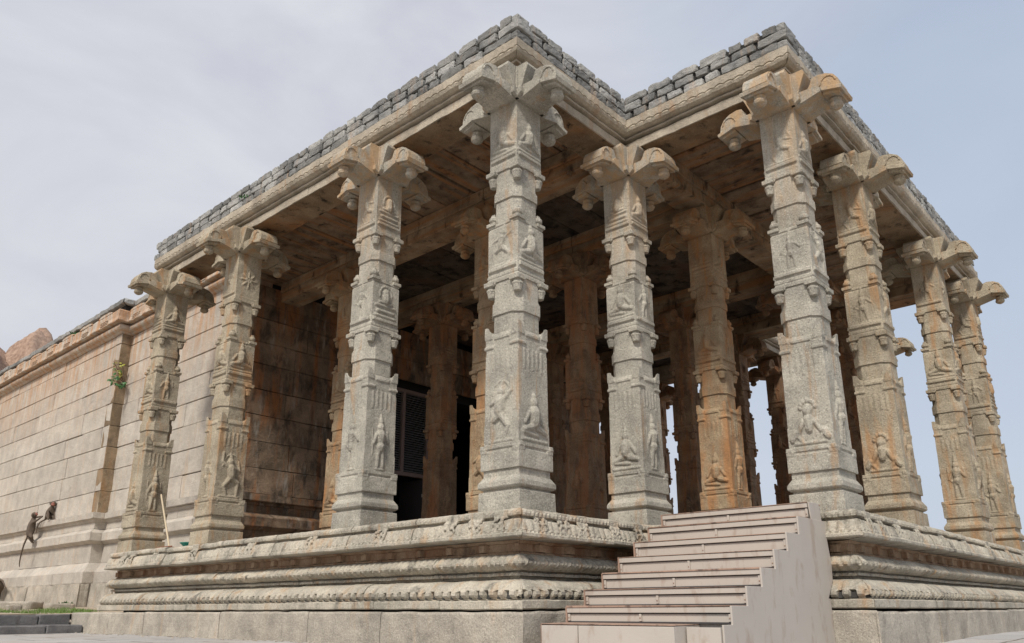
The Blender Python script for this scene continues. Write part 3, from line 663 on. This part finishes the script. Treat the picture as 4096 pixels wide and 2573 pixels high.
# ------------------------------------------------------------------ staircase
st = empty('painted_staircase', (.4, -1.37, GZ)); tag(st, 'beige pink boxed staircase of eight plated steps leading up to the hall', 'staircase')
SL, SRR = -.685, -2.035
XS = [(1.235, -.315), (1.0, -.452), (.76, -.590), (.515, -.728), (.275, -.866), (.03, -.996), (-.205, -1.124), (-.50, -1.243)]
def sb(b, name, mat, bevel=.002, par=None):
    b.v = [(x - .4, y + 1.37, z - GZ) for x, y, z in b.v]; return build(b, name, mat, par or st, bevel)
random.seed(3)
for i, (x, z) in enumerate(XS):
    zb = XS[i + 1][1] if i < 7 else GZ
    xn = XS[i - 1][0] if i else 1.50
    sl = SL + .0; h = z - zb; tw = random.uniform(-.004, .004)
    b = MB()
    if i < 7:
        b.box(x + .030, xn + .03, SRR + .012, sl - .004, zb - .10, z - .030)      # box body behind
        b.box(x + .018, x + .034, SRR + .010, sl - .004, zb + .006, z - .052)     # recessed riser plate
    else:
        b.box(x + .004, xn + .03, SRR + .25, sl + .0, GZ - .01, z - .012)
    s_ = sb(b, 'step', 'paint')
    b = MB()
    if i < 7: b.box(x, x + .022, SRR + .004, sl + .002, z - .050, z - .012)
    else:
        for ya, yb in ((SRR + .25, -1.02), (-1.012, sl)): b.box(x - .012, x + .006, ya, yb, GZ, z - .016)
    sb(b, 'nosing', 'paint', par=s_)
    s_2 = sb((lambda q: (q.box(x - .006, xn + .012, SRR + (.0 if i < 7 else .25), sl + .006, z - .011, z - .001 + tw, .003), q)[1])(MB()), 'tread', 'rust', .001, s_)
    if i < 7:
        ym = (SRR + sl) / 2 + .03
        for ya in (ym - .011, sl - .022, SRR + .006):
            b = MB(); b.box(x + .004, x + .020, ya, ya + .020, zb + .012, z - .058); sb(b, 'batten', 'paint', par=s_)
            b = MB(); b.ball((x + .004, ya + .01, zb + .035), .006, 6); sb(b, 'rivet', 'rust', 0, s_)
        b = MB(); b.box(x + .016, x + .034, SRR + .010, sl - .004, z - .058, z - .049); sb(b, 'seam', 'seam', 0, s_)
        b = MB(); b.box(x + .010, x + .034, SRR + .010, sl - .004, zb - .002, zb + .010); sb(b, 'seam', 'seam', 0, s_)
    b = MB(); b.box(x + .002, xn + .0, sl + .002, sl + .020, zb - .0, z - .006, .001); sb(b, 'cheek_plate', 'seam' if False else 'rust', .001, s_)
    for o in (s_,):
        for c_ in o.children: pass
# children of a step were written in stair space: the step itself sits at the stair origin, so no offset is needed
pts = []
for i in range(0, 7):
    x, z = XS[i]; xn = XS[i - 1][0] if i else 1.52
prof = [(1.50, XS[0][1] - .012)]
prof = [(1.505, -.335), (1.30, -.325)]
pts = [(1.515, -.455)]
for i in range(1, 7):
    x, z = XS[i]; xp = XS[i - 1][0]
    pts += [(xp - .020 if i > 0 else xp, z - .004)] if i == 1 else []
stair = []
for i in range(1, 7):
    x, z = XS[i]; stair += [(XS[i - 1][0] - .03, z - .006), (x - .03, z - .006)]
stair += [(XS[6][0] - .03, XS[7][1] - .004), (-.36, XS[7][1] - .004)]
edge = [(1.515, XS[1][1] - .006)] + stair + [(-.36, GZ), (1.455, GZ), (1.46, -1.075), (1.42, -1.07), (1.545, -.93), (1.56, -.80), (1.52, -.60)]
b = MB(); b.poly(edge, SRR - .020, SRR - .006, lambda a, z, w: (a, w, z)); sb(b, 'side_panel', 'paint')
b = MB(); b.poly([(1.235, -.322), (1.44, -.318), (1.47, -.46), (1.262, -.462)], SRR - .013, SRR - .001, lambda a, z, w: (a, w, z)); sb(b, 'upper_side_panel', 'paint')
b = MB(); b.poly([(-.375, XS[7][1] - .02), (-.34, XS[7][1] - .02), (-.34, GZ), (-.375, GZ)], SRR - .002, SRR + .24, lambda a, z, w: (a, w, z)); sb(b, 'end_board', 'paint')

# ------------------------------------------------------------------ ground
def grid(name, x0, x1, y0, y1, nx, ny, fz, mat):
    b = MB(); vs = [(x0 + (x1 - x0) * i / nx, y0 + (y1 - y0) * j / ny) for j in range(ny + 1) for i in range(nx + 1)]
    b.add([(x, y, fz(x, y)) for x, y in vs], [(j * (nx + 1) + i, j * (nx + 1) + i + 1, (j + 1) * (nx + 1) + i + 1, (j + 1) * (nx + 1) + i) for j in range(ny) for i in range(nx)])
    o = build(b, name, mat); return o
def gz(x, y):
    r = math.hypot(x - 4, y - 2)
    h = GZ + .012 * noise.noise(Vector((x * 1.3, y * 1.3, 0)))
    if x > 3: h += .035 * min(1, (x - 3) / 2) 
    if r > 60: h -= min(3, (r - 60) * .01)
    return h
g1 = grid('paving', -9, 16, -9, 9.5, 100, 74, gz, 'paving'); tag(g1, kind='structure')
g2 = grid('ground', -300, 320, -300, 320, 60, 60, lambda x, y: GZ - .09 - (0 if math.hypot(x, y) < 60 else .5), 'soil'); tag(g2, kind='structure')
def hz(x, y):
    t_ = min(1, max(0, (y - 8.45) / 4.0)); base = -1.195 + .14 * t_
    n_ = .022 * noise.noise(Vector((x * 2, y * 2, 3))) + .010 * noise.noise(Vector((x * 9, y * 9, 3)))
    return base + (n_ if y > 8.6 else n_ * .2)
g3 = grid('upper_terrace', -9, 1.3, 8.42, 30, 90, 160, hz, 'soil'); tag(g3, kind='structure')
# two dark steps running out from the platform
random.seed(4)
for nm, y0, y1, z0, z1, lab in (('stone_step', 7.74, 8.30, GZ - .02, -1.335, 'lower dark granite step ending against the platform base at left'), ('stone_step', 8.22, 8.75, GZ - .02, -1.198, 'upper dark granite step ending against the platform base at left')):
    b = MB(); x = -.47 if y0 < 8 else -.47
    while x > -5:
        l = random.uniform(.38, .75); b.box(x - l + .006, x - .004, y0 + random.uniform(-.01, .01), y1, z0, z1 + random.uniform(-.006, .006), .006); x -= l
    tag(build(b, nm, 'step', None, .012), lab, 'step', 'stone steps at the left end of the platform')

# ------------------------------------------------------------------ hill
def hill():
    b = MB(); random.seed(2); n = 48
    specs = [((-1.5, 60, 8), (9.5, 8, 12.3)), ((8.5, 62, 8), (6.2, 8, 10.6)), ((13.2, 60, 9), (3.2, 4, 9.9)), ((18, 66, 5), (8, 8, 9)), ((-12, 66, 8), (14, 10, 17)), ((3, 70, 8), (14, 8, 12))]
    for c, r in specs:
        vs = []; fs = []; rows = 24
        for i in range(rows + 1):
            ph = -math.pi / 2 + math.pi * i / rows
            for k in range(n):
                th = 2 * math.pi * k / n; d = Vector((math.cos(ph) * math.cos(th), math.cos(ph) * math.sin(th), math.sin(ph)))
                q = 1 + .10 * noise.noise(d * 2.3 + Vector(c)) + .05 * noise.noise(d * 6 + Vector(c)) - .05 * abs(noise.noise(d * 4 + Vector((c[1], 0, 0))))
                vs.append((c[0] + r[0] * d.x * q, c[1] + r[1] * d.y * q, c[2] + r[2] * d.z * q))
        for i in range(rows):
            for k in range(n): fs.append((i * n + k, i * n + (k + 1) % n, (i + 1) * n + (k + 1) % n, (i + 1) * n + k))
        b.add(vs, fs)
    return build(b, 'rocky_hill', 'rock')
h_ = hill(); tag(h_, kind='structure')
for p_ in h_.data.polygons: p_.use_smooth = True

# ------------------------------------------------------------------ small things
b = MB(); b.cap((0, 0, 0), (.236, .958, .82), .013, .012, 8)
o = build(b, 'wooden_pole', 'wood', None, 0, (-.148, 6.072, -.345)); tag(o, 'thin pale wooden pole leaning against the leftmost column', 'pole')
b = MB(); n = 20
rings = [(.065, 0), (.09, .004), (.130, .050), (.140, .053), (.135, .045), (.09, .012), (.0, .010)]
vs = []; fs = []
for r_, z in rings: vs += [(max(r_, .001) * math.cos(2 * math.pi * k / n), max(r_, .001) * math.sin(2 * math.pi * k / n), z) for k in range(n)]
for i in range(len(rings) - 1):
    for k in range(n): fs.append((i * n + k, i * n + (k + 1) % n, (i + 1) * n + (k + 1) % n, (i + 1) * n + k))
b.add(vs, fs); o = build(b, 'basin', 'teal', None, 0, (-.06, 5.67, -.350)); tag(o, 'shallow teal plastic basin lying on the platform edge', 'basin')
b = MB(); b.box(-.09, .09, -.22, .22, 0, .02); b.box(-.09, -.075, -.22, .22, .02, .035); o = build(b, 'scrap_board', 'tray', None, .004, (-.10, 6.15, -.36)); tag(o, 'rust brown board lying between the two leftmost columns', 'board')

def leafshape(b, c, d, up, l, w):
    d = Vector(d).normalized(); s = d.cross(Vector(up)).normalized(); u = s.cross(d); c = Vector(c)
    pts = [c, c + d * l * .3 + s * w * .5 - u * l * .04, c + d * l * .65 + s * w * .38 - u * l * .08, c + d * l - u * l * .2, c + d * l * .65 - s * w * .38 - u * l * .08, c + d * l * .3 - s * w * .5 - u * l * .04, c + d * l * .5 + u * .01]
    b.add(pts, [(0, 1, 6), (1, 2, 6), (2, 3, 6), (3, 4, 6), (4, 5, 6), (5, 0, 6)])
random.seed(9)
pl = empty('wall_plant', (1.22, 11.80, 3.30)); tag(pl, 'small green sapling sprouting from the joint beside the wall pilaster', 'plant')
stm = MB(); lf = MB(); ly = MB()
for i in range(9):
    a = Vector((0, 0, 0)); e = Vector((random.uniform(-.40, .05), random.uniform(-.35, -.05), random.uniform(-.20, .42))); stm.cap(a, e, .008, .004, 5)
    for k in range(5):
        p_ = e * random.uniform(.45, 1.05) + Vector((random.uniform(-.05, .05), random.uniform(-.05, .05), random.uniform(-.05, .05)))
        leafshape(ly if (e.z > .33) else lf, p_, (random.uniform(-1, .4), random.uniform(-1, .4), random.uniform(-1, .2)), (random.uniform(-.5, .5), -.6, 1), random.uniform(.07, .12), random.uniform(.045, .075))
build(stm, 'stem', 'twig', pl); build(lf, 'leaves', 'leaf', pl); build(ly, 'young_leaves', 'leafy', pl)
def tuft(x, y, z, n, s, lab):
    t_ = empty('weed', (x, y, z)); tag(t_, lab, 'weed'); q = MB()
    for i in range(n): leafshape(q, (random.uniform(-s, s), random.uniform(-s, s), 0), (random.uniform(-.8, .8), random.uniform(-.8, .8), 1), (random.random(), random.random(), .1), random.uniform(.5, 1.2) * s, s * .35)
    build(q, 'leaves', 'leaf', t_)
tuft(.98, 14.3, 4.86, 26, .13, 'green weed growing on top of the wall cornice'); tuft(.66, 11.55, -1.07, 40, .09, 'leafy weed at the foot of the dark wall corner')
tuft(-.16, 4.9, 4.42, 14, .07, 'tiny weed sprouting from the rubble parapet of the roof')
# grass strip and stones on the terrace
b = MB(); random.seed(14)
for i in range(5200):
    x = random.uniform(-3.2, .35); y = random.uniform(8.9, 10.2) + (.25 * math.sin(x * 3)); 
    if noise.noise(Vector((x * 1.5, y * 1.5, 1))) < -.12: continue
    z = hz(x, y); a = random.uniform(0, 6.28); h = random.uniform(.02, .055); w = .006; dx, dy = math.cos(a) * w, math.sin(a) * w
    b.add([(x - dx, y - dy, z - .005), (x + dx, y + dy, z - .005), (x + random.uniform(-.02, .02), y + random.uniform(-.02, .02), z + h)], [(0, 1, 2)])
g = build(b, 'grass', 'grass'); tag(g, kind='stuff', label='short green grass strip above the dark steps', cat='grass')
random.seed(6)
RK = [(-.35, 10.9, .34, .13, 'broad flat grey stone slab lying below the ledge wall'), (-.95, 10.6, .24, .15, 'reddish rounded stone at the left edge of the grass'), (.20, 10.6, .22, .13, 'small dark stone near the dark wall corner'), (-.62, 10.2, .15, .10, 'small pale stone in front of the flat slab'), (.45, 11.1, .16, .10, 'pale rubble lump right of the flat slab'), (-1.25, 11.2, .30, .12, 'low pinkish rock by the wall foot at the far left')]
for x, y, s, h, lab in RK:
    b = MB(); stoneblk(b, 0, 0, 0, s * 1.9, s * 1.3, h, random.uniform(0, 3), random.uniform(0, 40)); o = build(b, 'loose_stone', 'base' if 'pink' not in lab and 'red' not in lab else 'rock', None, 0, (x, y, hz(x, y) + h * .3)); tag(o, lab, 'stone', 'loose stones at the foot of the wall')
    for p_ in o.data.polygons: p_.use_smooth = True

random.seed(31); b = MB()
for i in range(420):
    if i % 2: x, y = -.46 - abs(random.gauss(0, .12)) - .01, random.uniform(-1, 7.6)
    else: x, y = random.uniform(-3.2, .6), random.uniform(8.8, 11.6)
    z = gz(x, y) if y < 7.7 else hz(x, y); r_ = random.uniform(.005, .018); b.ball((x, y, z + r_ * .3), (r_, r_ * random.uniform(.7, 1.3), r_ * .6), 6)
tag(build(b, 'gravel', 'base'), 'small grit and pebbles lying along the foot of the platform', 'gravel', kind='stuff')
# monkeys: one skinned body each
def skinned(name, chains, mat):
    me = bpy.data.meshes.new(name); vs = []; es = []; rs = []
    def vid(p, r):
        for i, q in enumerate(vs):
            if (Vector(q) - Vector(p)).length < 1e-5: return i
        vs.append(p); rs.append(r); return len(vs) - 1
    for ch in chains:
        ids = [vid(p, r) for p, r in ch]
        for a, c in zip(ids, ids[1:]): es.append((a, c))
    me.from_pydata(vs, es, []); o = link('tmp', me); o.modifiers.new('s', 'SKIN')
    for i, sv in enumerate(me.skin_vertices[0].data): sv.radius = (rs[i] * 1.18, rs[i] * 1.18)
    me.skin_vertices[0].data[0].use_root = True
    sub = o.modifiers.new('u', 'SUBSURF'); sub.levels = 2; sub.render_levels = 2
    ev = o.evaluated_get(bpy.context.evaluated_depsgraph_get()); out = bpy.data.meshes.new_from_object(ev); out.name = name
    out.materials.clear(); out.materials.append(M[mat])
    for p_ in out.polygons: p_.use_smooth = True
    bpy.data.objects.remove(o); bpy.data.meshes.remove(me); return out
def hands(P, r): return [(tuple(Vector(P) + Vector(d) * r), r * .35) for d in ((.0, -1.2, -.3),)]
# local frame: +x away from the wall is -x world; built directly in world offsets
def monkey(name, loc, chains, head, face_dir, lab):
    t_ = link(name, skinned(name, chains, 'fur'), None, loc); t_.scale = (1.25, 1.25, 1.25); tag(t_, lab, 'monkey', 'monkeys at the left wall')
    hb = MB(); H = Vector(head); F = Vector(face_dir).normalized(); side = F.cross(Vector((0, 0, 1))).normalized()
    hb.ball(H, (.047, .047, .050), 12)
    for s in (-1, 1): hb.ball(H + side * s * .047 + Vector((0, 0, .004)), (.014, .014, .018), 8)
    me = hb.mesh('head', 'fur'); h = link('head', me, t_)
    for p_ in me.polygons: p_.use_smooth = True
    fb = MB(); fb.ball(H + F * .030 + Vector((0, 0, -.004)), (.030, .030, .034), 10); fb.ball(H + F * .052 + Vector((0, 0, -.018)), (.019, .019, .016), 8)
    f = build(fb, 'face', 'skin', t_)
    eb = MB()
    for s in (-1, 1): eb.ball(H + F * .056 + side * s * .014 + Vector((0, 0, .012)), .006, 6)
    build(eb, 'eyes', 'black', t_); return t_
# upper monkey sits on the ledge looking right, tail hanging
monkey('macaque', (.99, 14.2, .70), [
    [((0, 0, .05), .060), ((-.01, -.03, .11), .058), ((-.01, -.075, .17), .052), ((-.01, -.10, .21), .030), ((-.01, -.118, .235), .030)],
    [((0, 0, .05), .060), ((-.05, -.06, .07), .034), ((-.05, -.12, .045), .022), ((-.05, -.115, .008), .015), ((-.055, -.16, .006), .012)],
    [((0, 0, .05), .060), ((.04, -.06, .07), .034), ((.04, -.12, .045), .022), ((.04, -.115, .008), .015), ((.045, -.16, .006), .012)],
    [((-.01, -.075, .17), .052), ((-.06, -.09, .14), .022), ((-.06, -.13, .08), .016), ((-.06, -.16, .015), .011), ((-.065, -.19, .008), .009)],
    [((-.01, -.075, .17), .052), ((.045, -.10, .14), .022), ((.04, -.14, .08), .016), ((.03, -.18, .015), .011), ((.03, -.21, .008), .009)],
    [((0, 0, .05), .060), ((-.03, .06, .02), .013), ((-.09, .12, -.03), .011), ((-.11, .16, -.12), .009), ((-.11, .16, -.22), .007)]],
    (-.01, -.135, .265), (-.5, -1, -.05), 'brown monkey sitting up on the wall ledge, looking right')
# lower monkey climbs up beneath, long tail hanging straight down
monkey('macaque', (.90, 14.65, .32), [
    [((-.06, 0, .10), .058), ((-.07, 0, .19), .060), ((-.06, .0, .29), .054), ((-.05, -.0, .345), .030), ((-.05, -.01, .375), .030)],
    [((-.06, 0, .10), .058), ((-.08, -.06, .07), .034), ((-.07, -.13, .03), .022), ((-.04, -.08, -.01), .016), ((-.03, -.13, -.02), .012)],
    [((-.06, 0, .10), .058), ((-.06, .05, .06), .034), ((-.06, -.02, .01), .022), ((-.02, -.04, -.05), .016), ((-.02, -.08, -.06), .012)],
    [((-.06, .0, .29), .054), ((-.07, -.07, .28), .022), ((-.05, -.14, .30), .016), ((-.0, -.20, .36), .012), ((.03, -.20, .39), .010)],
    [((-.06, .0, .29), .054), ((-.05, .06, .31), .022), ((-.03, -.03, .37), .016), ((.02, -.10, .385), .012), ((.05, -.10, .39), .010)],
    [((-.06, 0, .10), .058), ((-.08, .06, .04), .014), ((-.10, .10, -.08), .012), ((-.10, .16, -.24), .010), ((-.08, .24, -.38), .008), ((-.07, .24, -.45), .007)]],
    (-.055, -.02, .41), (.6, -.6, .5), 'brown monkey climbing the wall mouldings with its long tail hanging down')
monkey('macaque', (.66, 15.55, -.76), [
    [((0, 0, .16), .062), ((-.02, .10, .19), .060), ((-.02, .22, .20), .055), ((-.02, .29, .22), .034), ((-.02, .33, .24), .030)],
    [((0, 0, .16), .062), ((-.05, -.02, .09), .036), ((-.05, .03, .01), .022), ((-.05, -.03, -.10), .014), ((-.05, .01, -.12), .012)],
    [((0, 0, .16), .062), ((.05, -.02, .09), .036), ((.05, .05, .01), .022), ((.05, .02, -.10), .014), ((.05, .06, -.12), .012)],
    [((-.02, .22, .20), .055), ((-.06, .24, .12), .024), ((-.06, .25, .0), .017), ((-.06, .27, -.11), .012), ((-.06, .31, -.12), .010)],
    [((-.02, .22, .20), .055), ((.04, .26, .12), .024), ((.04, .28, .0), .017), ((.04, .31, -.11), .012), ((.04, .35, -.12), .010)],
    [((0, 0, .16), .062), ((-.02, -.08, .21), .015), ((-.02, -.22, .19), .013), ((-.02, -.36, .12), .010), ((-.02, -.45, .06), .008)]],
    (-.02, .37, .27), (0, 1, -.1), 'grey brown monkey cut by the left picture edge, only rump and tail in view')

# ------------------------------------------------------------------ world, light, camera
w = bpy.data.worlds.new('World'); bpy.context.scene.world = w; w.use_nodes = True; t = w.node_tree; t.nodes.clear()
SUN_EL, SUN_AZ = R(48), R(203)
out = N(t, 'ShaderNodeOutputWorld'); bg = N(t, 'ShaderNodeBackground'); bg.inputs[1].default_value = .12
sky = N(t, 'ShaderNodeTexSky', sky_type='NISHITA'); sky.sun_disc = False; sky.sun_elevation = SUN_EL; sky.sun_rotation = R(90) - SUN_AZ; sky.air_density = 1.2; sky.dust_density = 2.5
tc = N(t, 'ShaderNodeTexCoord'); mp = N(t, 'ShaderNodeMapping'); mp.inputs['Scale'].default_value = (1, 1, 2.2); t.links.new(tc.outputs['Generated'], mp.inputs[0])
# cloud cover thins towards +x (the right of the photograph)
sp = N(t, 'ShaderNodeSeparateXYZ'); t.links.new(tc.outputs['Generated'], sp.inputs[0])
dx = mathn(t, 'SUBTRACT', mathn(t, 'MULTIPLY', sp.outputs[0], .80), mathn(t, 'MULTIPLY', sp.outputs[1], .62))
cov = N(t, 'ShaderNodeMapRange'); t.links.new(mathn(t, 'ADD', dx, mathn(t, 'MULTIPLY', mathn(t, 'SUBTRACT', noi(t, mp.outputs[0], 2.2, 7, .55, .3), .5), .55)), cov.inputs[0])
cov.inputs[1].default_value = .05; cov.inputs[2].default_value = .55; cov.inputs[3].default_value = 1.0; cov.inputs[4].default_value = .25
cl = mix(t, ramp(t, noi(t, mp.outputs[0], 2.6, 7, .55, .5), .36, .66), (4.7, 4.85, 5.5), (5.9, 6.05, 6.5))
hzn = ramp(t, sp.outputs[2], .02, .55); cl = mix(t, mathn(t, 'MULTIPLY', mathn(t, 'SUBTRACT', 1.0, hzn), .6), cl, (6.0, 6.15, 6.5))
veil = mix(t, .7, sky.outputs[0], (4.3, 5.2, 6.6))
veil = mix(t, mathn(t, 'MULTIPLY', mathn(t, 'SUBTRACT', 1.0, hzn), .7), veil, (4.6, 5.2, 6.2))
c = mix(t, cov.outputs[0], veil, cl)
t.links.new(c, bg.inputs[0]); t.links.new(bg.outputs[0], out.inputs[0])
sd = bpy.data.lights.new('Sun', 'SUN'); sd.energy = 3.7; sd.angle = R(11); sd.color = (1, .94, .85)
so = bpy.data.objects.new('Sun', sd); col.objects.link(so)
dv = Vector((math.cos(SUN_EL) * math.cos(SUN_AZ), math.cos(SUN_EL) * math.sin(SUN_AZ), math.sin(SUN_EL)))
so.rotation_euler = dv.to_track_quat('Z', 'Y').to_euler(); so.location = dv * 30

cam = bpy.data.cameras.new('Camera'); co = bpy.data.objects.new('Camera', cam); col.objects.link(co); bpy.context.scene.camera = co
cam.sensor_width = 36; cam.sensor_fit = 'HORIZONTAL'; cam.lens = 3181.46 / 4096 * 36; cam.shift_y = 205.4 / 4096; cam.clip_start = .05; cam.clip_end = 2000
yaw, pitch, roll = R(41.8777), R(16.6102), R(-.1422)
fw = Vector((math.cos(yaw) * math.cos(pitch), math.sin(yaw) * math.cos(pitch), math.sin(pitch))); rt = Vector((math.sin(yaw), -math.cos(yaw), 0)); up = rt.cross(fw)
r2 = rt * math.cos(roll) + up * math.sin(roll); u2 = -rt * math.sin(roll) + up * math.cos(roll)
mt = Matrix((r2, u2, -fw)).transposed().to_4x4(); mt.translation = Vector((-5.1617, -4.5737, -1.1535)); co.matrix_world = mt

# ------------------------------------------------------------------ real size
for o in list(bpy.data.objects):
    if not o.parent and 'category' in o and 'kind' not in o: o['kind'] = 'thing'
bpy.context.view_layer.update()
SC = Matrix.Scale(K, 4); done = set()
for o in list(bpy.data.objects):
    if o.type == 'MESH' and o.data.name not in done:
        o.data.transform(SC); done.add(o.data.name)
    if o.type != 'LIGHT': o.location = o.location * K
sc = bpy.context.scene
sc.view_settings.view_transform = 'Standard'; sc.view_settings.look = 'None'; sc.view_settings.gamma = 1; sc.view_settings.exposure = 0
sc.cycles.max_bounces = 6; sc.cycles.diffuse_bounces = 5
